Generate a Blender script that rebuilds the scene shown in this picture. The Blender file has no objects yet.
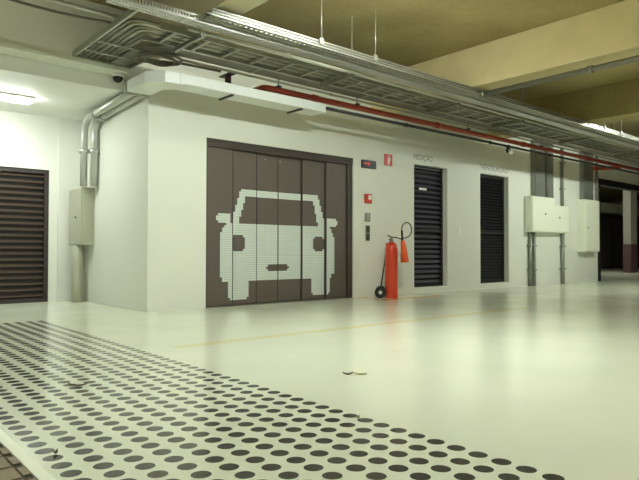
import bpy, bmesh, math, random
from mathutils import Vector, Matrix
random.seed(4)
PI = math.pi
S = bpy.context.scene
C = S.collection

# ------------------------------------------------------------------ camera, world, exposure
cam_d = bpy.data.cameras.new('camera')
cam = bpy.data.objects.new('camera', cam_d)
C.objects.link(cam)
yaw, pitch, roll = math.radians(40.68), math.radians(1.06), math.radians(0.10)
fw = Vector((math.sin(yaw)*math.cos(pitch), math.cos(yaw)*math.cos(pitch), math.sin(pitch)))
r0 = Vector((math.cos(yaw), -math.sin(yaw), 0)); u0 = r0.cross(fw)
rr = math.cos(roll)*r0 + math.sin(roll)*u0
uu = -math.sin(roll)*r0 + math.cos(roll)*u0
M4 = Matrix((rr, uu, -fw)).transposed().to_4x4()
M4.translation = Vector((0, 0, 0.85))
cam.matrix_world = M4
cam_d.sensor_width = 36.0
cam_d.lens = 596.0/639*36.0
cam_d.clip_start = 0.05
S.camera = cam

w = bpy.data.worlds.new('world'); S.world = w
w.use_nodes = True
w.node_tree.nodes['Background'].inputs[0].default_value = (0.9, 0.95, 0.7, 1)
w.node_tree.nodes['Background'].inputs[1].default_value = 0.05
S.view_settings.view_transform = 'Standard'
S.view_settings.look = 'None'
S.view_settings.gamma = 1
S.view_settings.exposure = 0.0
S.view_settings.use_curve_mapping = False

LAMP_COL = (0.93, 1.0, 0.93)
#        x     y    z     strength  angle  (tube lamps, the marked ones added as fill; built below)
LAMPS = [(4.35, 3.0, 3.60, 570, 0),
         (5.0, 4.0, 3.90, 90, 0),
         (-1.6, 3.4, 3.62, 270, 0),  # added fill lamp out of view, brightens the alcove and its beam
         (14.1, 3.8, 3.72, 540, 0),
         (2.0, -3.0, 3.62, 80, 0),  # added fill lamp behind the camera, lifts the near floor
         (9.5, -2.5, 3.62, 20, 0),  # added faint fill from the rear right, out of view
         (22.5, 11.5, 3.62, 260, 0)]  # lamp added behind the wall to make the gate and dim room visible
ALCOVE_LAMP = 70.0

# ------------------------------------------------------------------ materials
def new_mat(name):
    m = bpy.data.materials.new(name); m.use_nodes = True
    return m, m.node_tree.nodes, m.node_tree.links, m.node_tree.nodes['Principled BSDF']

def mat(name, col, rough=0.6, metal=0.0, var=0.06, scale=6.0, bump=0.0, bscale=60.0, spec=None, emit=None, es=1.0, coat=0.0):
    m, N, L, b = new_mat(name)
    b.inputs['Roughness'].default_value = rough
    b.inputs['Metallic'].default_value = metal
    if spec is not None: b.inputs['Specular IOR Level'].default_value = spec
    if coat: b.inputs['Coat Weight'].default_value = coat
    tc = N.new('ShaderNodeTexCoord')
    nz = N.new('ShaderNodeTexNoise'); nz.inputs['Scale'].default_value = scale; nz.inputs['Detail'].default_value = 4
    L.new(tc.outputs['Object'], nz.inputs['Vector'])
    mx = N.new('ShaderNodeMix'); mx.data_type = 'RGBA'
    mx.inputs['A'].default_value = (*[c*(1-var) for c in col], 1)
    mx.inputs['B'].default_value = (*[min(1, c*(1+var)) for c in col], 1)
    L.new(nz.outputs['Fac'], mx.inputs['Factor'])
    L.new(mx.outputs['Result'], b.inputs['Base Color'])
    if bump:
        n2 = N.new('ShaderNodeTexNoise'); n2.inputs['Scale'].default_value = bscale
        L.new(tc.outputs['Object'], n2.inputs['Vector'])
        bp = N.new('ShaderNodeBump'); bp.inputs['Strength'].default_value = bump; bp.inputs['Distance'].default_value = 0.01
        L.new(n2.outputs['Fac'], bp.inputs['Height']); L.new(bp.outputs['Normal'], b.inputs['Normal'])
    if emit:
        b.inputs['Emission Color'].default_value = (*emit, 1); b.inputs['Emission Strength'].default_value = es
    return m

M = {}
M['wall'] = mat('painted_plaster', (0.74, 0.75, 0.66), 0.6, var=0.03, scale=1.3, bump=0.05, bscale=90)
M['wall_white'] = mat('white_plaster', (0.80, 0.80, 0.74), 0.6, var=0.02, scale=1.3)
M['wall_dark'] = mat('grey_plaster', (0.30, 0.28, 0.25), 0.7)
M['galv'] = mat('galvanised_steel', (0.40, 0.40, 0.34), 0.36, 0.75, var=0.18, scale=9)
M['galv_bright'] = mat('bright_galvanised_steel', (0.56, 0.57, 0.53), 0.36, 0.65, var=0.1, scale=9)
M['galv_dull'] = mat('dull_galvanised_steel', (0.24, 0.235, 0.19), 0.45, 0.6, var=0.2, scale=7)
M['steel_dark'] = mat('dark_steel', (0.06, 0.055, 0.05), 0.5, 0.5)
M['trunk'] = mat('grey_trunking', (0.27, 0.28, 0.24), 0.42, 0.45, var=0.12, scale=5)
M['duct'] = mat('white_painted_duct', (0.78, 0.80, 0.76), 0.4, var=0.04)
M['red_pipe'] = mat('red_pipe_paint', (0.40, 0.055, 0.028), 0.35, var=0.12)
M['black_cable'] = mat('black_cable', (0.03, 0.028, 0.03), 0.5)
M['grey_cable'] = mat('grey_cable', (0.16, 0.15, 0.12), 0.55)
M['door'] = mat('door_panel_paint', (0.105, 0.085, 0.072), 0.48, 0.0, var=0.08, scale=2.0)
M['door_dark'] = mat('door_frame_paint', (0.055, 0.043, 0.036), 0.5)
M['pixel'] = mat('white_pixel_paint', (0.62, 0.68, 0.62), 0.6, var=0.03)
M['louvre'] = mat('dark_louvre_paint', (0.085, 0.083, 0.105), 0.42, 0.2)
M['louvre_frame'] = mat('black_frame_paint', (0.012, 0.010, 0.012), 0.5)
M['louvre_black'] = mat('black_louvre_paint', (0.008, 0.007, 0.012), 0.5)
M['brown_louvre'] = mat('brown_louvre_paint', (0.066, 0.045, 0.030), 0.5)
M['brown_frame'] = mat('brown_frame_paint', (0.03, 0.019, 0.018), 0.5)
M['box'] = mat('cream_enclosure_paint', (0.84, 0.86, 0.71), 0.45, var=0.03)
M['box_grey'] = mat('grey_enclosure_paint', (0.46, 0.46, 0.36), 0.5, var=0.04)
M['plastic_white'] = mat('white_plastic', (0.88, 0.88, 0.82), 0.4)
M['black'] = mat('black_plastic', (0.012, 0.012, 0.012), 0.35)
M['red'] = mat('red_enamel', (0.62, 0.05, 0.018), 0.3, var=0.05, coat=0.3)
M['orange'] = mat('orange_plastic', (0.85, 0.12, 0.03), 0.4)
M['sign_red'] = mat('sign_red', (0.58, 0.045, 0.02), 0.45)
M['sign_white'] = mat('sign_white', (0.85, 0.75, 0.68), 0.45)
M['rubber'] = mat('black_rubber', (0.015, 0.015, 0.015), 0.7)
M['led'] = mat('red_led', (0.6, 0.05, 0.05), 0.5, emit=(1.0, 0.12, 0.14), es=.25)
M['steel_plate'] = mat('brushed_steel_plate', (0.30, 0.31, 0.25), 0.4, 0.4)
M['plate_dark'] = mat('dark_button_plate', (0.07, 0.07, 0.05), 0.4, 0.3)
M['text'] = mat('grey_lettering', (0.30, 0.29, 0.24), 0.7)
M['leaf'] = mat('dry_leaf', (0.30, 0.26, 0.07), 0.7, var=0.4, scale=30)
M['leaf_dark'] = mat('brown_leaf', (0.07, 0.055, 0.02), 0.7, var=0.4, scale=30)
M['grate'] = mat('brown_slats', (0.24, 0.20, 0.135), 0.65, var=0.3, scale=12)
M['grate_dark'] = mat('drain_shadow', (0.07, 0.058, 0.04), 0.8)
M['burgundy'] = mat('burgundy_paint', (0.085, 0.04, 0.045), 0.5)
M['tube'] = mat('fluorescent_tube', (1, 1, 1), 0.5, emit=LAMP_COL, es=40)
M['alcove_lamp'] = mat('alcove_diffuser', (1, 1, 1), 0.5, emit=LAMP_COL, es=ALCOVE_LAMP)

def concrete():
    m, N, L, b = new_mat('board_marked_concrete')
    tc = N.new('ShaderNodeTexCoord')
    n1 = N.new('ShaderNodeTexNoise'); n1.inputs['Scale'].default_value = 0.9; n1.inputs['Detail'].default_value = 6
    L.new(tc.outputs['Object'], n1.inputs['Vector'])
    n2 = N.new('ShaderNodeTexNoise'); n2.inputs['Scale'].default_value = 14; n2.inputs['Detail'].default_value = 5
    L.new(tc.outputs['Object'], n2.inputs['Vector'])
    cr = N.new('ShaderNodeValToRGB')
    cr.color_ramp.elements[0].position = .3; cr.color_ramp.elements[0].color = (0.38, 0.305, 0.13, 1)
    cr.color_ramp.elements[1].position = .72; cr.color_ramp.elements[1].color = (0.54, 0.445, 0.205, 1)
    L.new(n1.outputs['Fac'], cr.inputs['Fac'])
    mx = N.new('ShaderNodeMix'); mx.data_type = 'RGBA'; mx.blend_type = 'MULTIPLY'; mx.inputs['Factor'].default_value = .25
    L.new(cr.outputs['Color'], mx.inputs['A']); L.new(n2.outputs['Fac'], mx.inputs['B'])
    L.new(mx.outputs['Result'], b.inputs['Base Color'])
    b.inputs['Roughness'].default_value = .85
    bp = N.new('ShaderNodeBump'); bp.inputs['Strength'].default_value = .15; bp.inputs['Distance'].default_value = .02
    L.new(n2.outputs['Fac'], bp.inputs['Height']); L.new(bp.outputs['Normal'], b.inputs['Normal'])
    return m
M['concrete'] = concrete()
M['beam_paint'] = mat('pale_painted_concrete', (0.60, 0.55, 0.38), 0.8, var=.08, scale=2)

M['concrete_lit'] = mat('lamplit_concrete', (0.70, 0.60, 0.34), .85, var=.12, scale=2.5, bump=.15, bscale=14)  # concrete made paler: lamp light on the big beam put into its colour
# floor: glossy resin with painted dots, one yellow line and a yellow box round the extinguisher
DOT_X0, DOT_X1, DOT_NX = 0.775, 2.139, 12
DOT_PY, DOT_Y0 = 0.1105, 1.801
def floor_mat():
    m, N, L, b = new_mat('glossy_resin_floor')
    geo = N.new('ShaderNodeNewGeometry')
    sep = N.new('ShaderNodeSeparateXYZ'); L.new(geo.outputs['Position'], sep.inputs[0])
    X, Y = sep.outputs['X'], sep.outputs['Y']
    def mth(op, a, b_=None, c=None):
        n = N.new('ShaderNodeMath'); n.operation = op
        for i, v in enumerate((a, b_, c)):
            if v is None: continue
            if isinstance(v, (int, float)): n.inputs[i].default_value = v
            else: L.new(v, n.inputs[i])
        return n.outputs[0]
    def rect(x0, x1, y0, y1):
        a = mth('MULTIPLY', mth('GREATER_THAN', X, x0), mth('LESS_THAN', X, x1))
        c = mth('MULTIPLY', mth('GREATER_THAN', Y, y0), mth('LESS_THAN', Y, y1))
        return mth('MULTIPLY', a, c)
    px = (DOT_X1-DOT_X0)/(DOT_NX-1)
    u = mth('SUBTRACT', mth('FLOORED_MODULO', mth('ADD', mth('SUBTRACT', X, DOT_X0), px/2), px), px/2)
    v = mth('SUBTRACT', mth('FLOORED_MODULO', mth('ADD', mth('SUBTRACT', Y, DOT_Y0), DOT_PY/2), DOT_PY), DOT_PY/2)
    d = mth('SQRT', mth('ADD', mth('MULTIPLY', u, u), mth('MULTIPLY', v, v)))
    dot = mth('LESS_THAN', d, 0.0395)
    dot = mth('MULTIPLY', dot, rect(DOT_X0-px/2, DOT_X1+px/2, DOT_Y0-DOT_PY*9.5, DOT_Y0+DOT_PY*53.5))
    nz = N.new('ShaderNodeTexNoise'); nz.inputs['Scale'].default_value = 0.7; nz.inputs['Detail'].default_value = 5
    L.new(geo.outputs['Position'], nz.inputs['Vector'])
    cr = N.new('ShaderNodeValToRGB')
    cr.color_ramp.elements[0].position = .35; cr.color_ramp.elements[0].color = (0.70, 0.73, 0.58, 1)
    cr.color_ramp.elements[1].position = .7; cr.color_ramp.elements[1].color = (0.76, 0.78, 0.64, 1)
    L.new(nz.outputs['Fac'], cr.inputs['Fac'])
    nw = N.new('ShaderNodeTexNoise'); nw.inputs['Scale'].default_value = 3.5; nw.inputs['Detail'].default_value = 6
    L.new(geo.outputs['Position'], nw.inputs['Vector'])
    line = mth('MULTIPLY', rect(2.45, 8.3, 4.74, 4.90), mth('MULTIPLY', nw.outputs['Fac'], 0.75))
    ring = mth('SUBTRACT', rect(7.55, 9.25, 7.02, 7.785), rect(7.65, 9.15, 7.27, 7.72))
    ring = mth('MULTIPLY', ring, 0.95)
    def mix(fac, a, col):
        n = N.new('ShaderNodeMix'); n.data_type = 'RGBA'
        L.new(fac, n.inputs['Factor']); L.new(a, n.inputs['A']); n.inputs['B'].default_value = (*col, 1)
        return n.outputs['Result']
    c = mix(line, cr.outputs['Color'], (0.70, 0.58, 0.17))
    c = mix(ring, c, (0.66, 0.40, 0.10))
    c = mix(dot, c, (0.034, 0.032, 0.024))
    L.new(c, b.inputs['Base Color'])
    nr = N.new('ShaderNodeTexNoise'); nr.inputs['Scale'].default_value = 1.1; nr.inputs['Detail'].default_value = 3
    L.new(geo.outputs['Position'], nr.inputs['Vector'])
    mr = N.new('ShaderNodeMapRange'); mr.inputs['To Min'].default_value = 0.13; mr.inputs['To Max'].default_value = 0.24
    L.new(nr.outputs['Fac'], mr.inputs['Value']); L.new(mr.outputs['Result'], b.inputs['Roughness'])
    b.inputs['IOR'].default_value = 1.45
    nb = N.new('ShaderNodeTexNoise'); nb.inputs['Scale'].default_value = 5; nb.inputs['Detail'].default_value = 2
    L.new(geo.outputs['Position'], nb.inputs['Vector'])
    bp = N.new('ShaderNodeBump'); bp.inputs['Strength'].default_value = .04; bp.inputs['Distance'].default_value = .02
    L.new(nb.outputs['Fac'], bp.inputs['Height']); L.new(bp.outputs['Normal'], b.inputs['Normal'])
    return m
M['floor'] = floor_mat()

# ------------------------------------------------------------------ mesh helpers
class MB:
    def __init__(s): s.bm = bmesh.new()
    def xf(s, mtx):
        for v in s.bm.verts: v.co = mtx @ v.co
        return s
    def box(s, x0, x1, y0, y1, z0, z1, bev=0.0, mi=0):
        r = bmesh.ops.create_cube(s.bm, size=1)
        vs = r['verts']
        for v in vs:
            v.co = Vector(((x0+x1)/2+v.co.x*(x1-x0), (y0+y1)/2+v.co.y*(y1-y0), (z0+z1)/2+v.co.z*(z1-z0)))
        if bev:
            es = list({e for v in vs for e in v.link_edges})
            bmesh.ops.bevel(s.bm, geom=es, offset=bev, segments=2, affect='EDGES', profile=.5)
        return s
    def xbox(s, mtx, sx, sy, sz):
        r = bmesh.ops.create_cube(s.bm, size=1)
        for v in r['verts']: v.co = mtx @ Vector((v.co.x*sx, v.co.y*sy, v.co.z*sz))
        return s
    def tube(s, pts, r, n=10, cap=True):
        pts = [Vector(p) for p in pts]; rings = []
        t0 = (pts[1]-pts[0]).normalized()
        ref = Vector((0, 0, 1)) if abs(t0.z) < .9 else Vector((1, 0, 0))
        a = t0.cross(ref).normalized()
        for i, p in enumerate(pts):
            if i == 0: t = pts[1]-pts[0]
            elif i == len(pts)-1: t = pts[-1]-pts[-2]
            else: t = (pts[i+1]-p).normalized()+(p-pts[i-1]).normalized()
            t.normalize()
            a = (a-t*a.dot(t)).normalized(); b = t.cross(a)
            rad = r[i] if isinstance(r, (list, tuple)) else r
            rings.append([s.bm.verts.new(p+a*rad*math.cos(2*PI*k/n)+b*rad*math.sin(2*PI*k/n)) for k in range(n)])
        for q0, q1 in zip(rings, rings[1:]):
            for k in range(n):
                f = s.bm.faces.new((q0[k], q0[(k+1) % n], q1[(k+1) % n], q1[k])); f.smooth = True
        if cap:
            s.bm.faces.new(list(reversed(rings[0]))); s.bm.faces.new(rings[-1])
        return s
    def lathe(s, prof, o=(0, 0, 0), axis='z', n=24):
        o = Vector(o); rings = []
        for rad, h in prof:
            ring = []
            for k in range(n):
                c, d = rad*math.cos(2*PI*k/n), rad*math.sin(2*PI*k/n)
                p = {'z': (c, d, h), 'y': (c, h, -d), 'x': (h, c, d)}[axis]
                ring.append(s.bm.verts.new(o+Vector(p)))
            rings.append(ring)
        for q0, q1 in zip(rings, rings[1:]):
            for k in range(n):
                f = s.bm.faces.new((q0[k], q0[(k+1) % n], q1[(k+1) % n], q1[k])); f.smooth = True
        s.bm.faces.new(list(reversed(rings[0]))); s.bm.faces.new(rings[-1])
        return s
    def prism(s, poly, y0, y1):          # polygon in (x, z), pushed from y0 to y1
        a = [s.bm.verts.new((p[0], y0, p[1])) for p in poly]
        b = [s.bm.verts.new((p[0], y1, p[1])) for p in poly]
        s.bm.faces.new(a); s.bm.faces.new(list(reversed(b)))
        for i in range(len(poly)):
            j = (i+1) % len(poly); s.bm.faces.new((a[i], b[i], b[j], a[j]))
        return s
    def prism_z(s, poly, z0, z1):        # polygon in (x, y), pushed from z0 to z1
        a = [s.bm.verts.new((p[0], p[1], z0)) for p in poly]
        b = [s.bm.verts.new((p[0], p[1], z1)) for p in poly]
        s.bm.faces.new(a); s.bm.faces.new(list(reversed(b)))
        for i in range(len(poly)):
            j = (i+1) % len(poly); s.bm.faces.new((a[i], b[i], b[j], a[j]))
        return s
    def build(s, name, m, parent=None, at=None):
        bmesh.ops.recalc_face_normals(s.bm, faces=s.bm.faces[:])
        o_at = Vector(at) if at is not None else None
        if o_at is None and parent is not None: o_at = Vector(parent.get('_o', (0, 0, 0)))
        if o_at is not None:
            for v in s.bm.verts: v.co -= o_at
        me = bpy.data.meshes.new(name); s.bm.to_mesh(me); s.bm.free()
        me.materials.append(m)
        o = bpy.data.objects.new(name, me); C.objects.link(o)
        if parent is not None:
            o.parent = parent
            o['_o'] = tuple(o_at)          # same origin as the thing: local offset zero
        elif at is not None:
            o.location = at; o['_o'] = tuple(at)
        else: o['_o'] = (0, 0, 0)
        return o

def tag(o, label=None, cat=None, group=None, kind=None):
    if label: o['label'] = label
    if cat: o['category'] = cat
    if group: o['group'] = group
    if kind: o['kind'] = kind
    return o
def thing(name, at, label, cat, group=None, kind=None):
    o = bpy.data.objects.new(name, None); C.objects.link(o); o.location = at; o['_o'] = tuple(at)
    o.empty_display_size = .1
    return tag(o, label, cat, group, kind)
def struct(o, label, cat): return tag(o, label, cat, None, 'structure')
def arc(c, r, a0, a1, u, v, n=7):        # points round an arc in the plane of u, v
    c, u, v = Vector(c), Vector(u), Vector(v)
    return [c+u*r*math.cos(a0+(a1-a0)*i/n)+v*r*math.sin(a0+(a1-a0)*i/n) for i in range(n+1)]
def fillet(pts, r, n=6):                 # a polyline with rounded corners
    pts = [Vector(p) for p in pts]; out = [pts[0]]
    for a, b, c in zip(pts, pts[1:], pts[2:]):
        d0, d1 = (a-b).normalized(), (c-b).normalized()
        p0, p1 = b+d0*r, b+d1*r
        for i in range(n+1):
            t = i/n; out.append(p0*(1-t)**2+b*2*t*(1-t)+p1*t*t)
    out.append(pts[-1]); return out

# ------------------------------------------------------------------ the setting
YW = 7.785           # face of the long wall
XR = 3.562           # face of the return wall beside the alcove
ZS = 4.09            # underside of the slab
o = MB().box(-8, 40, -9, 20, -.2, 0).build('floor', M['floor'])
struct(o, 'glossy pale green garage floor with a field of black dots', 'floor')
o = MB().box(-8, 40, -9, 20, ZS, ZS+.25).build('ceiling', M['concrete'])
struct(o, 'raw brown concrete slab over the garage', 'ceiling')

def wall_with_holes(x0, x1, z0, z1, y0, y1, holes):
    xs = sorted({x0, x1, *[h[0] for h in holes], *[h[1] for h in holes]})
    zs = sorted({z0, z1, *[h[2] for h in holes], *[h[3] for h in holes]})
    bm = bmesh.new(); vc = {}
    def V(x, y, z):
        k = (round(x, 5), round(y, 5), round(z, 5))
        if k not in vc: vc[k] = bm.verts.new(k)
        return vc[k]
    def solid(i, j):
        if i < 0 or j < 0 or i >= len(xs)-1 or j >= len(zs)-1: return False
        cx, cz = (xs[i]+xs[i+1])/2, (zs[j]+zs[j+1])/2
        return not any(h[0] < cx < h[1] and h[2] < cz < h[3] for h in holes)
    for i in range(len(xs)-1):
        for j in range(len(zs)-1):
            if not solid(i, j): continue
            a, b, c, d = xs[i], xs[i+1], zs[j], zs[j+1]
            bm.faces.new((V(a, y0, c), V(b, y0, c), V(b, y0, d), V(a, y0, d)))
            bm.faces.new((V(a, y1, c), V(a, y1, d), V(b, y1, d), V(b, y1, c)))
            if not solid(i-1, j): bm.faces.new((V(a, y0, c), V(a, y0, d), V(a, y1, d), V(a, y1, c)))
            if not solid(i+1, j): bm.faces.new((V(b, y0, c), V(b, y1, c), V(b, y1, d), V(b, y0, d)))
            if not solid(i, j-1): bm.faces.new((V(a, y0, c), V(a, y1, c), V(b, y1, c), V(b, y0, c)))
            if not solid(i, j+1): bm.faces.new((V(a, y0, d), V(b, y0, d), V(b, y1, d), V(a, y1, d)))
    mb = MB(); mb.bm.free(); mb.bm = bm
    return mb
CD = (4.476, 7.503, 0, 2.536)            # car lift opening
L1 = (9.180, 10.255, 0.120, 2.600)
L2 = (11.452, 12.600, 0.124, 2.612)
OP = (17.24, 22.6, 0, 2.955)
o = wall_with_holes(XR, 40, 0, ZS, YW, YW+.25, [CD, L1, L2, OP]).build('wall_back', M['wall'])
struct(o, 'long cream plaster wall holding the car lift door and louvred doors', 'wall')
o = MB().box(XR, XR+.2, YW+.25, 10.45, 0, ZS).build('wall_side', M['wall'])
struct(o, 'short white wall turning back from the corner beside the conduit box', 'wall')
o = MB().box(-8, XR, YW, 8.086, 3.268, ZS).build('trim_1', M['wall'])
struct(o, 'deep painted beam across the top of the alcove', 'beam')
o = MB().box(-8, XR, 8.086, 10.7, 3.08, 3.6).build('ceiling_alcove', M['wall_white'])
struct(o, 'white alcove ceiling around the glowing lamp', 'ceiling')
o = wall_with_holes(-8, XR+.2, 0, 3.2, 10.45, 10.7, [(1.15, 3.045, 0, 2.19)]).build('wall_alcove', M['wall_white'])
struct(o, 'white wall of the alcove around the brown louvred door', 'wall')
o = MB().box(3.175, XR, 10.395, 10.45, 0, 3.08).build('trim_2', M['wall_white'])
struct(o, 'shallow white pilaster in the alcove corner', 'pilaster')
for nm, bx, lb in (('wall_left', (-8.2, -8, -9, 20, 0, ZS), 'painted wall closing the garage on the far left'),
                   ('wall_front', (-8, 40, -9.2, -9, 0, ZS), 'painted wall behind the photographer'),
                   ('wall_right', (40, 40.2, -9, 20, 0, ZS), 'painted wall closing the far right end')):
    struct(MB().box(*bx).build(nm, M['wall']), lb, 'wall')

# concrete beams running under the slab
def beam(n, x0, x1, z, lb, m='concrete'):
    mb = MB(); mb.box(x0, x1, -9, YW, z, ZS, bev=.012)
    struct(mb.build('ceiling_beam', M[m]), lb, 'beam')
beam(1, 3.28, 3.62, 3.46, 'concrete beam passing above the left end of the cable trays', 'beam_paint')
beam(2, 7.95, 8.42, 3.45, 'large bright concrete beam crossing the ceiling at upper right', 'concrete_lit')
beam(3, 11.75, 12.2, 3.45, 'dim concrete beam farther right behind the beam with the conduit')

# room beyond the opening at the far right
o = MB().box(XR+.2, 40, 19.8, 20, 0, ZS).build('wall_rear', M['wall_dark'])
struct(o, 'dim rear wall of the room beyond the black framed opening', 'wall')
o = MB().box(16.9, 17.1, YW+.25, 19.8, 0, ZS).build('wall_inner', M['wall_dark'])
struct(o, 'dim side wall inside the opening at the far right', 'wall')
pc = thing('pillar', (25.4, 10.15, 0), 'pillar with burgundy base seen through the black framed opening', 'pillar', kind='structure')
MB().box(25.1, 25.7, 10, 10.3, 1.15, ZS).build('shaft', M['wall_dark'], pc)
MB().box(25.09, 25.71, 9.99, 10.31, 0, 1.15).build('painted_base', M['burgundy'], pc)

# ------------------------------------------------------------------ door of the car lift
d1 = thing('door_1', (5.99, YW+.06, 0), 'wide grey-brown lift door of upright panels with a white car drawn on it', 'door', kind='structure')
fr = MB()
fr.box(CD[0], CD[1], YW+.02, YW+.18, 2.415, CD[3])
fr.box(CD[0], CD[0]+.03, YW+.02, YW+.18, 0, 2.415)
fr.box(7.385, CD[1], YW+.03, YW+.18, 0, 2.415)
fr.box(CD[0], CD[1], YW+.012, YW+.04, 2.49, 2.512)
fr.build('door_frame', M['door_dark'], d1)
MB().box(CD[0], CD[1], YW+.02, YW+.2, 0, .012).build('threshold', M['galv_dull'], d1)
MB().box(CD[0], CD[1], YW+.19, YW+.25, 0.012, 2.42).build('back_plate', M['louvre_frame'], d1)
def in_ell(x, z, cx, cz, rx, rz): return ((x-cx)/rx)**2+((z-cz)/rz)**2 < 1
def in_car(x, z):
    if in_ell(x, z, 5.09, .972, .128, .141) or in_ell(x, z, 6.748, .972, .130, .141): return False     # lamps
    if .505 < z < .635 and 5.66 < x < 6.125: return (z < .54 or z > .60) and (x < 5.70 or x > 6.085)     # grille slot
    # tyres
    if .09 < z < .42 and 4.90 < x < 5.285: return not (z < .13 and (x < 4.94 or x > 5.245))
    if .09 < z < .42 and 6.568 < x < 6.975: return not (z < .13 and (x < 6.61 or x > 6.935))
    if .395 < z < 1.10: return (4.735 < x < 7.085) and not (z < .44 and (x < 4.79 or x > 7.03))
    if 1.10 <= z < 1.262:                                                                               # shoulders
        k = (z-1.10)/.162
        return 4.745+.10*k < x < 7.07-.09*k
    # mirrors
    if 1.262 <= z < 1.44 and (4.665 < x < 4.945 or 6.915 < x < 7.17):
        return not ((z > 1.40 or z < 1.30) and (x < 4.70 or x > 7.13))
    if 1.262 <= z < 1.825:                                                                              # cabin outline
        k = (z-1.262)/(1.825-1.262)
        if not (4.955+.18*k < x < 6.905-.18*k): return False
        if z < 1.705:
            k2 = (z-1.262)/(1.705-1.262)
            return not (5.093+.135*k2 < x < 6.73-.11*k2)
        return True
    return False
edges = [CD[0]+.03, 4.979, 5.443, 5.889, 6.381, 6.894, 7.386]
ydep = [.055, .085, .115, .12, .090, .060]
cell = .036
for i in range(6):
    a, b, y = edges[i], edges[i+1], YW+ydep[i]
    bz = (a+.004, b-.004)
    p = MB().box(bz[0], bz[1], y, y+.028, .02, 2.42, bev=.003).build('door_panel', M['door'], d1)
    MB().box(bz[1]-.007, bz[1]+.001, y-.005, y+.03, .02, 2.42).build('edge_seal', M['louvre_frame'], p)
    mb = MB(); nx = 0
    for gx in range(74):
        for gz in range(52):
            x, z = 4.64+cell*(gx+.5), .09+cell*(gz+.5)
            if a <= x < b and in_car(x, z):
                h = cell/2-.0012; x0, x1 = max(x-h, bz[0]+.004), min(x+h, bz[1]-.010)
                if x1-x0 < .008: continue
                mb.box(x0, x1, y-.004, y+.001, z-h, z+h); nx += 1
    if nx: mb.build('car_pictogram', M['pixel'], p)
    else: mb.bm.free()
for x in (5.62, 5.92):
    MB().lathe([(.012, 0), (.010, -.012)], (x, YW+.115, 2.33), 'y', 10).build('bolt_head', M['galv_bright'], d1)

# ------------------------------------------------------------------ louvred doors
def louvre_door(name, hole, m_f, m_s, yface, label, pitch, ang, mid=None, fwid=.055, tilt_up=False):
    x0, x1, z0, z1 = hole
    t = thing(name, ((x0+x1)/2, yface, z0), label, 'door', kind='structure')
    f = MB(); y0, y1 = yface, yface+.05
    f.box(x0, x0+fwid, y0, y1, z0, z1); f.box(x1-fwid, x1, y0, y1, z0, z1)
    f.box(x0+fwid, x1-fwid, y0, y1, z0, z0+fwid); f.box(x0+fwid, x1-fwid, y0, y1, z1-fwid, z1)
    if mid: f.box(x0+fwid, x1-fwid, y0, y1, mid-.03, mid+.03)
    f.build('door_frame', m_f, t)
    MB().box(x0, x1, y1+.03, y1+.05, z0, z1).build('back_plate', M['louvre_frame'], t)
    s = MB(); z = z0+fwid+pitch*.5
    while z < z1-fwid-.01:
        if not (mid and abs(z-mid) < pitch*.6):
            s.xbox(Matrix.Translation(((x0+x1)/2, yface+.028, z)) @ Matrix.Rotation(ang, 4, 'X'), x1-x0-2*fwid, pitch*.72, .006)
        z += pitch
    s.build('louvre_slats', m_s, t)
    return t
t = louvre_door('door_2', L1, M['louvre_frame'], M['louvre'], YW+.12, 'dark louvred door with a small white sticker, nearest the fire extinguisher', .103, math.radians(48), mid=1.28)
MB().box(9.47, 9.70, YW+.105, YW+.112, 2.105, 2.15).build('sticker', M['plastic_white'], t)
t = louvre_door('door_3', L2, M['louvre_frame'], M['louvre_black'], YW+.12, 'black louvred door without sticker, between the light switch and the cabinets', .070, math.radians(48), mid=1.28)
t = louvre_door('door_4', (1.15, 3.045, 0, 2.19), M['brown_frame'], M['brown_louvre'], 10.47, 'brown louvred door in the bright alcove', .098, math.radians(38), fwid=.07)

# black frame round the far right opening
t = thing('door_5', (19.9, YW, 0), 'black framed opening into a dim room at the far right', 'doorway', kind='structure')
f = MB(); f.box(OP[0], OP[1], YW-.02, YW+.2, OP[3]-.17, OP[3]+.01)
f.build('lintel_frame', M['louvre_frame'], t)
MB().box(OP[0], OP[0]+.16, YW-.02, YW+.2, 0, OP[3]-.17).build('jamb', M['louvre_frame'], t)
MB().box(OP[1]-.16, OP[1], YW-.02, YW+.2, 0, OP[3]-.17).build('jamb', M['louvre_frame'], t)
g = thing('gate', (28.5, 13.04, 0), 'dark slatted gate at the back of the dim room', 'gate')
f = MB(); f.box(25.9, 35, 13.0, 13.08, .02, .12); f.box(25.9, 35, 13.0, 13.08, 2.55, 2.70)
for i in range(7): f.box(25.9+i*1.5, 26.0+i*1.5, 13.0, 13.08, 0, 2.6)
f.build('frame', M['louvre_frame'], g)
f = MB()
for i in range(60): f.box(25.95+i*.15, 26.07+i*.15, 13.03, 13.06, .1, 2.6)
f.build('infill_slats', M['door_dark'], g)

o = MB().box(17.1, 40, 13.1, 13.4, 2.78, 3.25).build('trim_3', M['wall'])
struct(o, 'pale beam over the dark gate in the dim room', 'beam')
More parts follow.
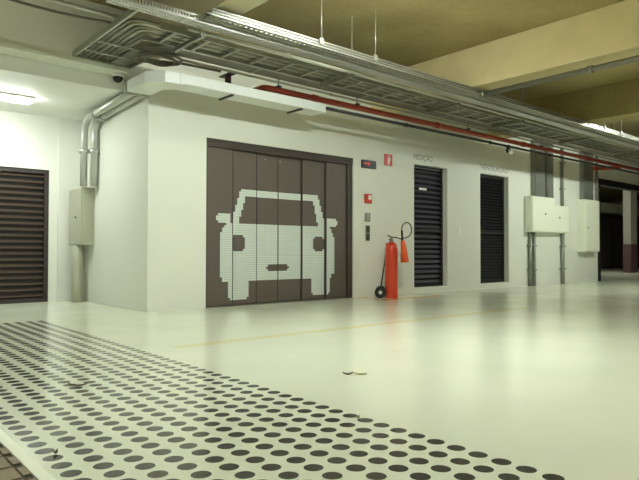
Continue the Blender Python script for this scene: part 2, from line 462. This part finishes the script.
# ------------------------------------------------------------------ cable trays and pipes under the slab
XE = 24.0
def perforated(mb, x0, x1, ya, yb, za, zb, pitch=.06, solid=.38, th=.003):
    """a strip from (ya, za) to (yb, zb) along x, pierced with one row of square holes"""
    P = lambda t: (ya+(yb-ya)*t, za+(zb-za)*t)
    dy, dz = yb-ya, zb-za; L = math.hypot(dy, dz); ang = math.atan2(dz, dy)
    def slab_(xa, xb, t0, t1):
        t = (t0+t1)/2; y, z = P(t)
        mb.xbox(Matrix.Translation(((xa+xb)/2, y, z)) @ Matrix.Rotation(ang, 4, 'X'), xb-xa, L*(t1-t0), th)
    slab_(x0, x1, 0, .30); slab_(x0, x1, .70, 1)
    x = x0
    while x < x1-.001:
        slab_(x, min(x+pitch*solid, x1), .30, .70); x += pitch

# front tray: clean bright tray nearest the camera
t = thing('cable_tray', (3.95, 5.5, 3.34), 'bright galvanised cable tray running along the camera side of the bundle', 'cable tray')
for y in (5.45, 5.60):
    r_ = MB().box(3.20, XE, y+.018, y+.021, 3.335, 3.408).build('side_rail', M['galv_dull'], t)
    for z0, z1 in ((3.397, 3.408), (3.362, 3.372), (3.329, 3.342)):
        MB().box(3.20, XE, y, y+.018, z0, z1).build('flange', M['galv_bright'], r_)
mb = MB(); perforated(mb, 3.20, 14, 5.465, 5.60, 3.337, 3.337, .07, .45); mb.box(14, XE, 5.465, 5.6, 3.3355, 3.3385); mb.build('perforated_bed', M['galv'], t)
for x in (6.3, 9.3, 12.3): MB().box(x-.08, x+.08, 5.444, 5.45, 3.345, 3.397).build('splice_plate', M['galv'], t)

# second tray: pierced sides and bed
t = thing('cable_tray', (2.2, 5.75, 3.3), 'galvanised perforated cable tray just behind the bright front tray', 'cable tray')
mb = MB(); perforated(mb, 2.2, 14, 5.64, 5.64, 3.30, 3.375, .034, .55); mb.box(14, XE, 5.638, 5.642, 3.3, 3.375); mb.build('side_rail', M['galv_bright'], t)
mb = MB(); perforated(mb, 2.2, 14, 5.80, 5.80, 3.30, 3.375, .034, .55); mb.box(14, XE, 5.798, 5.802, 3.3, 3.375); mb.build('side_rail', M['galv'], t)
mb = MB(); perforated(mb, 2.2, 14, 5.64, 5.72, 3.30, 3.30, .034, .55); perforated(mb, 2.2, 14, 5.72, 5.80, 3.30, 3.30, .034, .55)
mb.box(14, XE, 5.64, 5.8, 3.299, 3.301); mb.build('perforated_bed', M['galv_bright'], t)

# ladder tray in the middle
t = thing('cable_ladder', (2.55, 6.2, 3.3), 'galvanised ladder tray with cross rungs in the middle of the bundle', 'cable tray')
for y in (6.06, 6.485):
    MB().box(2.9, XE, y-.012, y+.012, 3.28, 3.36).build('side_rail', M['galv'], t)
x = 3.1
while x < XE: MB().box(x-.02, x+.02, 6.07, 6.475, 3.285, 3.305).build('rung', M['galv'], t); x += .42

# solid covered tray at the back
t = thing('cable_trunking', (3.0, 6.7, 3.3), 'flat closed galvanised trunking at the wall side of the trays', 'trunking')
MB().prism_z([(XE, 6.545), (XE, 6.88), (3.42, 6.88), (3.24, 7.06), (3.24, YW-.06), (3.0, YW-.06), (3.0, 6.90), (3.38, 6.545)], 3.325, 3.39).build('body', M['galv_dull'], t)
MB().box(3.38, XE, 6.52, 6.545, 3.29, 3.40).build('edge_rail', M['galv_bright'], t)
for i in range(9): MB().box(4.6+i*2.1, 4.66+i*2.1, 6.55, 6.875, 3.316, 3.325).build('joint_strap', M['galv'], t)

# conduits lying on and beside the trays
def conduit(name, pts, r, m, label, cat='conduit', group=None, couplings=(), rb=.12):
    p0 = Vector(pts[0])
    t = thing(name, p0, label, cat, group)
    MB().tube(fillet(pts, rb) if len(pts) > 2 else pts, r, 10).build('pipe', m, t)
    for c in couplings:
        a, d = Vector(c[0]), Vector(c[1]).normalized()*.035
        MB().tube([a-d, a+d], r*1.35, 10).build('coupling', m, t)
    return t
def lead(y, z, bx, r=.021):
    pts = [(XE, y, z), (bx, y, z), (bx, YW-.06, z+.012)]
    return MB().tube(fillet(pts, .16, 8), r, 8)
bend = [(6.12, 3.345, 2.61), (6.185, 3.345, 2.68), (6.25, 3.345, 2.75), (6.315, 3.345, 2.82), (6.38, 3.345, 2.89), (6.445, 3.345, 2.96)]
for i, (y, z, bx) in enumerate(bend):
    o = lead(y, z, bx).build('conduit', M['galv'] if i % 2 else M['galv_dull'])
    tag(o, ('outermost of the six thin conduits bending from the ladder tray to the wall', 'second from the outside of six thin conduits bending to the wall',
            'third from the outside of six thin conduits bending to the wall', 'fourth from the outside of six thin conduits bending to the wall',
            'fifth from the outside of six thin conduits bending to the wall', 'innermost of the six thin conduits bending from the ladder tray to the wall')[i],
        'conduit', 'conduits bending through the ladder tray')
t = thing('cable_ladder', (2.9, 7.0, 3.36), 'short tray branch carrying the bent conduits into the wall above the alcove', 'cable tray')
MB().box(2.53, 2.56, 5.82, YW-.003, 3.32, 3.39).build('side_rail', M['galv'], t)
MB().box(3.27, 3.30, 7.0, YW-.003, 3.32, 3.39).build('side_rail', M['galv'], t)
for y in (7.0, 7.4): MB().box(2.56, 3.27, y-.02, y+.02, 3.315, 3.322).build('rung', M['galv'], t)
MB().box(2.56, 3.27, YW-.05, YW-.003, 3.32, 3.43).build('end_plate', M['galv'], t)

conduit('conduit', [(3.2, 5.98, 3.335), (7.7, 5.98, 3.335), (XE, 5.98, 3.335)], .024, M['galv_bright'], 'bright steel conduit lying along the edge of the ladder tray', couplings=[((4.6, 5.98, 3.335), (1, 0, 0)), ((6.9, 5.98, 3.335), (1, 0, 0)), ((9.5, 5.98, 3.335), (1, 0, 0))])
conduit('conduit', [(3.6, 6.93, 3.30), (9, 6.93, 3.30), (XE, 6.93, 3.30)], .016, M['galv'], 'thin steel conduit just above the red pipe', couplings=[((6.2, 6.93, 3.30), (1, 0, 0))])
conduit('conduit', [(-6, 6.39, 3.418), (0, 6.39, 3.418), (4.3, 6.39, 3.418)], .022, M['galv_bright'], 'straight steel conduit coming in from the upper left corner', couplings=[((1.2, 6.39, 3.418), (1, 0, 0))])
pts = [(-6, 6.56, 3.46)]+[(1.0+i*.2, 6.56+.06*math.sin(i*.35), 3.43-.035*math.sin(i*PI/9)) for i in range(10)]+[(3.4, 6.6, 3.44)]
o = MB().tube(pts, .016, 8).build('hanging_cable', M['grey_cable'])
tag(o, 'dark sagging cable beneath the straight conduit at the upper left', 'cable')
# conduit that leaves the beam 2 face along y
conduit('conduit', [(8.06, 5.45, 3.33), (8.06, 2.0, 3.33), (8.06, -6, 3.33)], .04, M['galv_dull'], 'steel conduit running out under the big concrete beam at upper right', couplings=[((8.06, 5.42, 3.33), (0, 1, 0)), ((8.06, 3.72, 3.33), (0, 1, 0))])

# flexible hose coiled at the left of the trays
pts = []
for i in range(50):
    a = i/49*2*PI*3.2
    pts.append((3.27+.24*math.cos(a)*(1+.12*math.sin(a*.7))+i*.002, 6.95+.15*math.sin(a), 3.225+.02*math.sin(a*1.5)+i*.0010))
pts += [(3.62, 7.06, 3.30), (4.25, 7.02, 3.30)]
o = MB().tube(pts, .017, 8).build('flexible_hose', M['grey_cable'])
tag(o, 'coiled grey flexible hose hanging where the trays meet the duct', 'hose')
# trapeze hangers carrying the trays
for i, (x, lb) in enumerate(((3.32, 'steel hanger bracket below the trays beside the coiled hose'),
                             (5.64, 'steel hanger bracket below the trays above the lift door'),
                             (8.05, 'steel hanger bracket below the trays under the big beam'),
                             (10.02, 'steel hanger bracket below the trays past the big beam'),
                             (12.6, 'steel hanger bracket below the trays above the tall trunkings'),
                             (15.4, 'steel hanger bracket below the trays near the far opening'))):
    t = thing('tray_hanger', (x, 6.2, 3.27), lb, 'hanger', 'hangers carrying the cable trays')
    MB().box(x-.022, x+.022, 5.86, 6.53, 3.235, 3.278).build('cross_bar', M['galv_dull'], t)
    top = 3.46 if 3.28 < x < 3.62 else 3.45 if 7.9 < x < 8.4 else ZS
    for y in (5.885, 6.5085):
        MB().tube([(x, y, 3.22), (x, y, top-.001)], .0065, 6).build('threaded_rod', M['galv_bright'], t)
for i, x in enumerate((4.70, 5.64, 12.4, 13.2)):
    lb = ['thin steel drop rod holding the front tray above the car picture', 'thin steel drop rod holding the front tray near the lift door edge',
          'thin steel drop rod just past the dim farther beam', 'thin steel drop rod nearest the right edge on the bright tray rail'][i]
    t = thing('drop_rod', (x, 5.44, 3.4), lb, 'rod')
    MB().tube([(x, 5.436, 3.33), (x, 5.436, ZS-.001)], .006, 6).build('rod', M['galv_bright'], t)
    MB().box(x-.03, x+.03, 5.425, 5.448, 3.36, 3.43).build('clip', M['galv_bright'], t)

# fire main
t = thing('fire_pipe', (4.75, 6.98, 3.2), 'red sprinkler pipe running below the trays from the duct to the right', 'pipe')
MB().tube(fillet([(4.95, YW-.003, 3.2), (4.95, 6.98, 3.2), (10, 6.98, 3.2), (XE, 6.98, 3.2)], .12), .046, 14).build('pipe', M['red_pipe'], t)
for x in (5.9, 8.9, 11.9, 14.9): MB().tube([(x-.05, 6.98, 3.2), (x+.05, 6.98, 3.2)], .057, 14).build('coupling', M['red_pipe'], t)
MB().tube([(16.95, 7.70, 3.215), (16.95, 7.02, 3.15)], .055, 12).build('branch_pipe', M['red_pipe'], t)
MB().tube([(16.95, 7.66, 3.211), (16.95, 7.74, 3.219)], .066, 12).build('end_cap', M['sign_red'], t)
for x in (4.95, 6.55, 9.6, 12.4):
    mb = MB().tube([(x+.25, 6.98, 3.25), (x+.25, 6.98, 3.36)], .008, 6); mb.box(x+.22, x+.28, 6.93, 7.03, 3.243, 3.262)
    mb.build('pipe_clamp', M['steel_dark'], t)
conduit('conduit', [(6.092, 6.96, 3.078), (10, 6.96, 3.078), (XE, 6.96, 3.078)], .026, M['black_cable'], 'black pipe leaving the end of the white duct below the red pipe', couplings=[((x, 6.96, 3.078), (1, 0, 0)) for x in (8.0, 10.6, 13)])
t = thing('pipe_stub', (4.40, 7.2, 3.25), 'short brown upright stub above the white duct', 'bracket')
MB().box(4.37, 4.45, 7.07, 7.11, 3.137, 3.30).build('post', M['burgundy'], t)
MB().box(4.36, 4.46, 6.93, 7.25, 3.29, 3.305).build('arm', M['steel_dark'], t)

# white duct with its elbow and the two conduits along the return wall
t = thing('wiring_duct', (3.3, 7.1, 3.0), 'long white wiring duct over the lift door, turning the corner at its left', 'duct')
MB().box(3.62, 6.08, 6.93, 7.26, 3.0, 3.135, bev=.006).build('straight_run', M['duct'], t)
MB().prism_z([(3.62, 6.93), (3.62, 7.26), (3.55, 7.33), (3.55, 7.74), (3.22, 7.74), (3.22, 7.16), (3.40, 6.95)], 2.985, 3.13).build('elbow', M['duct'], t)
MB().box(3.60, 3.66, 6.92, 7.27, 2.985, 3.14).build('joint_collar', M['duct'], t)
MB().box(3.20, 3.555, 7.72, 7.76, 2.965, 3.14).build('end_flange', M['galv'], t)
MB().box(6.08, 6.09, 6.94, 7.25, 3.005, 3.13).build('end_cap', M['duct'], t)
for x in (4.40, 5.62):
    mb = MB(); mb.box(x-.02, x+.02, 6.95, 7.30, 2.978, 2.998)
    mb.build('bracket', M['steel_dark'], t)
for i, (x, ye, lb) in enumerate(((3.36, 9.72, 'outer of two steel conduits dropping from the duct to the grey box'),
                                 (3.485, 9.62, 'inner of two steel conduits, hugging the wall above the grey box'))):
    z = 2.955 if i == 0 else 2.94
    conduit('conduit', [(x, 7.762, z+.08), (x, ye, z), (x, ye+.02, 1.93), (x, ye+.10, 1.882)][:2] + [(x, ye+.02, 1.882)], .056, M['galv_bright'], lb, group='conduits down to the grey box',
            couplings=[((x, 9.25, z), (0, 1, 0)), ((x, ye+.02, 2.45), (0, 0, 1))], rb=.26)
t = thing('wiring_box', (3.45, 10.1, .95), 'grey metal wiring box fixed to the short wall below two conduits', 'box')
MB().box(3.365, XR-.002, 9.80, 10.385, .945, 1.88, bev=.006).build('body', M['box_grey'], t)
MB().box(3.345, 3.365, 9.81, 10.375, .955, 1.87, bev=.005).build('door', M['box_grey'], t)
MB().lathe([(.018, 0), (.015, -.012)], (3.345, 10.05, 1.40), 'x', 10).build('lock', M['steel_dark'], t)
conduit('conduit', [(3.41, 10.12, 0.0), (3.41, 10.12, .5), (3.41, 10.12, .944)], .095, M['box_grey'], 'thick steel conduit from the floor up to the grey box')

# dome camera on the beam soffit
t = thing('security_camera', (3.2, 7.97, 3.268), 'small black dome camera under the beam by the alcove', 'camera')
MB().lathe([(.085, 0), (.085, -.03), (.075, -.04)], (3.2, 7.97, 3.267), 'z', 20).build('base', M['plastic_white'], t)
MB().lathe([(.068, -.04), (.066, -.065), (.05, -.095), (.022, -.112), (.004, -.115)], (3.2, 7.97, 3.267), 'z', 20).build('dome', M['black'], t)
# bullet camera hanging from the pipes
t = thing('security_camera', (11.27, 6.96, 3.05), 'small black and white camera hanging from the pipes over the black louvred door', 'camera')
MB().tube([(11.27, 6.96, 3.05), (11.27, 6.96, 3.108)], .042, 10).build('clamp', M['black'], t)
MB().lathe([(.02, 0), (.05, -.02), (.055, -.06), (.045, -.10), (.02, -.12)], (11.27, 6.96, 3.052), 'z', 16).build('body', M['black'], t)
MB().tube([(11.25, 6.92, 2.99), (11.17, 6.83, 2.925)], [.036, .042], 14).build('lens_hood', M['plastic_white'], t)

# ------------------------------------------------------------------ signs and buttons beside the lift door
t = thing('floor_display', (7.875, YW, 2.45), 'small black display with red lit marks beside the lift door', 'display')
MB().box(7.69, 8.06, YW-.04, YW-.002, 2.385, 2.53, bev=.006).build('housing', M['black'], t)
mb = MB(); mb.box(7.73, 7.86, YW-.043, YW-.039, 2.452, 2.478)
mb.prism([(7.84, 2.415), (7.84, 2.51), (7.90, 2.465)], YW-.043, YW-.039)
mb.build('lit_arrow', M['led'], t)
t = thing('fire_sign', (8.42, YW, 2.6), 'square red sign with a white extinguisher symbol over the extinguisher', 'sign')
MB().box(8.31, 8.535, YW-.008, YW-.001, 2.488, 2.705).build('plate', M['sign_red'], t)
mb = MB(); mb.prism([(8.40, 2.51), (8.455, 2.51), (8.455, 2.62), (8.44, 2.64), (8.415, 2.64), (8.40, 2.62)], YW-.011, YW-.007)
mb.box(8.42, 8.435, YW-.011, YW-.007, 2.64, 2.665); mb.box(8.39, 8.45, YW-.011, YW-.007, 2.665, 2.677)
mb.prism([(8.455, 2.67), (8.475, 2.66), (8.485, 2.60), (8.475, 2.57), (8.47, 2.60), (8.462, 2.65)], YW-.011, YW-.007)
mb.build('symbol', M['sign_white'], t)
t = thing('fire_alarm', (7.855, YW, 1.8), 'red fire alarm box with a white square beside the lift door', 'alarm')
MB().box(7.775, 7.935, YW-.05, YW-.002, 1.735, 1.905, bev=.008).build('housing', M['sign_red'], t)
MB().box(7.835, 7.91, YW-.055, YW-.049, 1.80, 1.88).build('glass', M['sign_white'], t)
t = thing('reader_panel', (7.855, YW, 1.47), 'grey steel card reader plate under the red alarm box', 'panel')
MB().box(7.79, 7.92, YW-.02, YW-.002, 1.395, 1.555, bev=.004).build('plate', M['steel_plate'], t)
MB().box(7.835, 7.875, YW-.024, YW-.019, 1.42, 1.53).build('slot', M['box_grey'], t)
t = thing('call_panel', (7.855, YW, 1.17), 'narrow dark call button panel lowest beside the lift door', 'panel')
MB().box(7.805, 7.91, YW-.018, YW-.002, 1.035, 1.325, bev=.004).build('plate', M['steel_plate'], t)
for z in (1.11, 1.25): MB().box(7.815, 7.90, YW-.026, YW-.017, z-.06, z+.06, bev=.005).build('button', M['plate_dark'], t)
t = thing('light_switch', (10.66, YW, 1.29), 'white light switch plate between the two louvred doors', 'switch')
MB().box(10.60, 10.72, YW-.012, YW-.001, 1.225, 1.36, bev=.004).build('plate', M['plastic_white'], t)
MB().box(10.63, 10.69, YW-.018, YW-.011, 1.26, 1.325, bev=.003).build('rocker', M['plastic_white'], t)
def lettering(s, x, z, width, label):
    cu = bpy.data.curves.new('wall_lettering', 'FONT'); cu.body = s; cu.size = .16; cu.extrude = .001; cu.align_x = 'LEFT'
    ob = bpy.data.objects.new('tmp', cu); C.objects.link(ob)
    bpy.context.view_layer.update()
    me = bpy.data.meshes.new_from_object(ob.evaluated_get(bpy.context.evaluated_depsgraph_get()))
    wd = max(v.co.x for v in me.vertices)
    for v in me.vertices: v.co = Vector((v.co.x*width/wd, -v.co.z, v.co.y))
    C.objects.unlink(ob); bpy.data.objects.remove(ob)
    me.materials.clear(); me.materials.append(M['text'])
    o2 = bpy.data.objects.new('wall_lettering', me); C.objects.link(o2); o2.location = (x, YW-.002, z)
    tag(o2, label, 'lettering')
lettering('MEDIÇÃO', 9.16, 2.69, .60, 'short faint grey lettering on the wall over the louvred door with the sticker')
lettering('VENTILAÇÃO', 11.46, 2.70, 1.12, 'longer faint grey lettering on the wall over the black louvred door')

# ------------------------------------------------------------------ wheeled extinguisher
ex, ey = 8.07, 7.38
t = thing('fire_extinguisher', (ex, ey, 0), 'tall red wheeled fire extinguisher with black hose loop against the wall', 'fire extinguisher')
MB().lathe([(.0, .03), (.11, .03), (.116, .045), (.116, .86), (.113, .91), (.098, .965), (.07, 1.0), (.04, 1.02), (.0, 1.022)][1:-1], (ex, ey, 0), 'z', 28).build('cylinder', M['red'], t)
MB().lathe([(.118, .0), (.122, .01), (.122, .045), (.118, .05)], (ex, ey, 0), 'z', 28).build('foot_ring', M['red'], t)
MB().lathe([(.032, 1.01), (.036, 1.03), (.036, 1.06), (.022, 1.075), (.022, 1.12)], (ex, ey, 0), 'z', 14).build('valve', M['galv_dull'], t)
mb = MB().tube([(ex-.10, ey, 1.135), (ex, ey, 1.11), (ex+.04, ey, 1.10)], .011, 8)
mb.tube([(ex-.07, ey, 1.07), (ex, ey, 1.065)], .009, 8)
mb.build('lever', M['steel_dark'], t)
rv = Vector((.758, -.652, 0)); b0 = Vector((ex, ey-.02, 0))
P = lambda u_, z_, d_=0: b0+rv*u_+Vector((.65, .76, 0))*d_+Vector((0, 0, z_))
hose = [P(.02, 1.10), P(.08, 1.10), P(.15, 1.075), P(.23, 1.09)]
hose += [P(.255+.095*math.cos(math.radians(a)), 1.235+.135*math.sin(math.radians(a)), -.0004*(a+60)) for a in range(-60, 190, 16)]
hose += [P(.16, 1.16, -.10), P(.165, 1.05, -.10)]
MB().tube(hose, .010, 8).build('hose', M['rubber'], t)
MB().tube([P(.162, 1.22, -.10), P(.17, 1.03, -.10)], .02, 8).build('hose_grip', M['rubber'], t)
MB().tube([P(.17, 1.04, -.10), P(.185, .99, -.10), P(.215, .65, -.10)], [.03, .045, .075], 16).build('discharge_horn', M['orange'], t)
vd = Vector((.74, .67, 0))                      # axle direction
wc = Vector((ex-.16, ey+.12, .105))
mb = MB().tube(fillet([(ex, ey+.125, 1.0), (ex-.02, ey+.135, .7), (wc.x+.05, wc.y+.05, .14)], .05), .012, 8)
mb.tube([(ex, ey+.125, .98), (ex, ey+.10, .98)], .012, 8)
mb.build('trolley_frame', M['steel_dark'], t)
MB().tube([wc-vd*.10, wc+vd*.22], .014, 8).build('axle', M['steel_dark'], t)
for q in (-.07, .20):
    mt = Matrix.Translation(wc+vd*q) @ Matrix.Rotation(math.atan2(vd.y, vd.x), 4, 'Z')
    wl = MB().lathe([(.05, -.028), (.092, -.03), (.104, -.018), (.104, .018), (.092, .03), (.05, .028)], (0, 0, 0), 'x', 24).xf(mt).build('wheel', M['rubber'], t)
    MB().lathe([(.022, -.036), (.034, -.031), (.034, .031), (.022, .036)], (0, 0, 0), 'x', 16).xf(mt).build('hub', M['plastic_white'], wl)
# ------------------------------------------------------------------ wall cabinets at the right
t = thing('electrical_cabinet', (14.1, YW, 1.33), 'larger cream wall cabinet, left of the pair under the twin trunkings', 'cabinet')
MB().box(13.30, 14.42, YW-.19, YW-.002, 1.325, 2.205, bev=.006).build('body', M['box'], t)
MB().box(13.33, 14.40, YW-.21, YW-.19, 1.345, 2.185, bev=.005).build('door', M['box'], t)
MB().lathe([(.022, 0), (.018, -.014)], (13.93, YW-.21, 1.78), 'y', 10).build('lock', M['steel_dark'], t)
t = thing('electrical_cabinet', (14.75, YW, 1.33), 'smaller cream wall cabinet joined to the right of the larger one', 'cabinet')
MB().box(14.425, 15.22, YW-.16, YW-.002, 1.325, 2.03, bev=.006).build('body', M['box'], t)
MB().box(14.45, 15.20, YW-.18, YW-.16, 1.345, 2.01, bev=.005).build('door', M['box'], t)
MB().lathe([(.022, 0), (.018, -.014)], (14.70, YW-.18, 1.72), 'y', 10).build('lock', M['steel_dark'], t)
t = thing('electrical_cabinet', (16.45, YW, .83), 'tall narrow cream cabinet beside the black framed opening', 'cabinet')
MB().box(16.0, 16.85, YW-.22, YW-.002, .84, 2.27, bev=.006).build('body', M['box'], t)
MB().box(16.03, 16.83, YW-.24, YW-.22, .86, 2.25, bev=.005).build('door', M['box'], t)
MB().lathe([(.02, 0), (.016, -.014)], (16.15, YW-.24, 1.5), 'y', 10).build('lock', M['steel_dark'], t)
def trunking(x0, x1, z0, z1, lb, grp=None, dep=.11):
    t = thing('cable_duct', ((x0+x1)/2, YW, z0), lb, 'trunking', grp)
    MB().box(x0, x1, YW-dep, YW-.002, z0, z1).build('channel', M['trunk'], t)
    MB().box(x0+.03, x1-.03, YW-dep-.012, YW-dep, z0, z1).build('cover', M['trunk'], t)
trunking(13.60, 14.10, 2.207, 3.62, 'left of the twin grey trunkings rising above the larger cabinet')
trunking(14.20, 14.52, 2.207, 3.62, 'right of the twin grey trunkings rising above the larger cabinet')
trunking(16.15, 16.75, 2.272, 3.62, 'wide grey trunking rising above the tall narrow cabinet')
def wall_conduit(x, z0, z1, r, lb):
    t = thing('conduit', (x, YW-.05, z0), lb, 'conduit')
    MB().tube([(x, YW-.05, z0), (x, YW-.05, z1)], r, 10).build('pipe', M['trunk'], t)
    for z in (z0+(z1-z0)*.3, z0+(z1-z0)*.75): MB().box(x-r*1.7, x+r*1.7, YW-.055-r, YW-.002, z-.015, z+.015).build('clip', M['trunk'], t)
wall_conduit(13.48, 0, 1.322, .05, 'left steel conduit dropping from the larger cabinet to the floor, first of two close together')
wall_conduit(13.665, 0, 1.322, .04, 'second conduit from the left beneath the larger cabinet, close beside the first')
wall_conduit(15.1, 0, 1.322, .05, 'lone conduit dropping to the floor beneath the smaller cabinet')
wall_conduit(15.1, 2.032, 3.6, .04, 'thin conduit rising from the smaller cabinet to the trays')
wall_conduit(17.12, 2.2, 3.6, .035, 'thin conduit rising between the tall cabinet and the opening')

# ------------------------------------------------------------------ floor: drain grate and dry leaves
t = thing('drain_grate', (.5, 2.5, 0), 'brown slatted drain cover along the floor at the lower left corner', 'drain')
MB().box(.655, .70, .4, 8.0, .0, .012).build('edge_frame', M['box'], t)
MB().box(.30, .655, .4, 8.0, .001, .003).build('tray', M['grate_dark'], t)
mb = MB()
y = .45
while y < 7.95:
    mb.box(.33, .615, y, y+.135, .003, .012, bev=.002); mb.box(.625, .652, y+.02, y+.115, .003, .011); y += .15
mb.build('slats', M['grate'], t)

def leaf(x, y, L, W_, rz, m, label, curl=.02):
    bm = bmesh.new(); n = 8; rows = []
    for i in range(n+1):
        s = i/n; wv = W_*math.sin(PI*min(1, s*1.02))**.8*(1-.25*s)
        rows.append([bm.verts.new((L*(s-.5), wv*k*.5, .004+curl*(abs(s-.5)*2)**2+.5*curl*abs(k))) for k in (-1, 0, 1)])
    for a, b in zip(rows, rows[1:]):
        for k in range(2): bm.faces.new((a[k], a[k+1], b[k+1], b[k]))
    bmesh.ops.remove_doubles(bm, verts=bm.verts[:], dist=1e-5)
    r = bmesh.ops.solidify(bm, geom=bm.faces[:], thickness=.0012)
    bmesh.ops.rotate(bm, verts=bm.verts[:], cent=(0, 0, 0), matrix=Matrix.Rotation(rz, 3, 'Z'))
    me = bpy.data.meshes.new('leaf'); zmin = min(v.co.z for v in bm.verts)
    for v in bm.verts: v.co.z -= zmin-.0005
    bm.to_mesh(me); bm.free(); me.materials.append(m)
    o = bpy.data.objects.new('dry_leaf', me); C.objects.link(o); o.location = (x, y, 0)
    tag(o, label, 'leaf')
leaf(2.83, 2.99, .075, .045, -.6, M['leaf_dark'], 'curled dark brown leaf lying on the open floor', .014)
leaf(2.905, 2.945, .09, .05, -.9, M['leaf'], 'yellow green dry leaf beside the dark brown one', .008)
leaf(2.133, 2.179, .04, .02, .4, M['leaf'], 'tiny yellow leaf scrap on the outer row of dots', .01)
leaf(.80, 2.62, .035, .02, .9, M['leaf_dark'], 'dark leaf scrap on a dot near the slatted drain cover', .012)
leaf(1.30, 3.84, .12, .03, -.7, M['leaf_dark'], 'thin dark leaf lying across the middle of the dots', .012)

# ------------------------------------------------------------------ lamps
for i, (x, y, z, st, a) in enumerate(LAMPS):
    lb = ['twin tube lamp hung in front of the lift door', 'twin tube lamp close under the slab before the big beam',
          'added unseen fill lamp left of the alcove', 'twin tube lamp beyond the dim farther beam', 'added unseen fill lamp behind the photographer',
          'added unseen fill lamp at the rear right', 'added fill lamp brightening the dim room past the opening'][i]
    t = thing('fluorescent_lamp', (x, y, z), lb, 'lamp', 'tube lamps under the slab')
    mt = mat('fluorescent_tube', (1, 1, 1), .5, emit=LAMP_COL, es=st)
    mb = MB(); mb.box(x-.64, x+.64, y-.03, y+.03, z+.01, z+.06, bev=.006); mb.build('housing', M['plastic_white'], t)
    for sx in (-.45, .45): MB().tube([(x+sx, y, z+.06), (x+sx, y, ZS-.001)], .006, 6).build('hanger_rod', M['galv'], t)
    for sy in (-.055, .055):
        MB().tube([(x-.6, y+sy, z), (x+.6, y+sy, z)], .016, 10).build('tube', mt, t)
        for sx in (-.615, .615): MB().box(x+sx-.012, x+sx+.012, y+sy-.02, y+sy+.02, z-.025, z+.03).build('tube_holder', M['plastic_white'], t)
t = thing('ceiling_lamp', (1.95, 9.35, 3.08), 'glowing lamp on the white alcove ceiling', 'lamp')
MB().box(1.42, 2.48, 9.22, 9.48, 3.045, 3.079, bev=.006).build('base', M['plastic_white'], t)
MB().box(1.44, 2.46, 9.24, 9.46, 3.005, 3.045, bev=.012).build('diffuser', M['alcove_lamp'], t)

for o in bpy.data.objects:
    if '_o' in o: del o['_o']
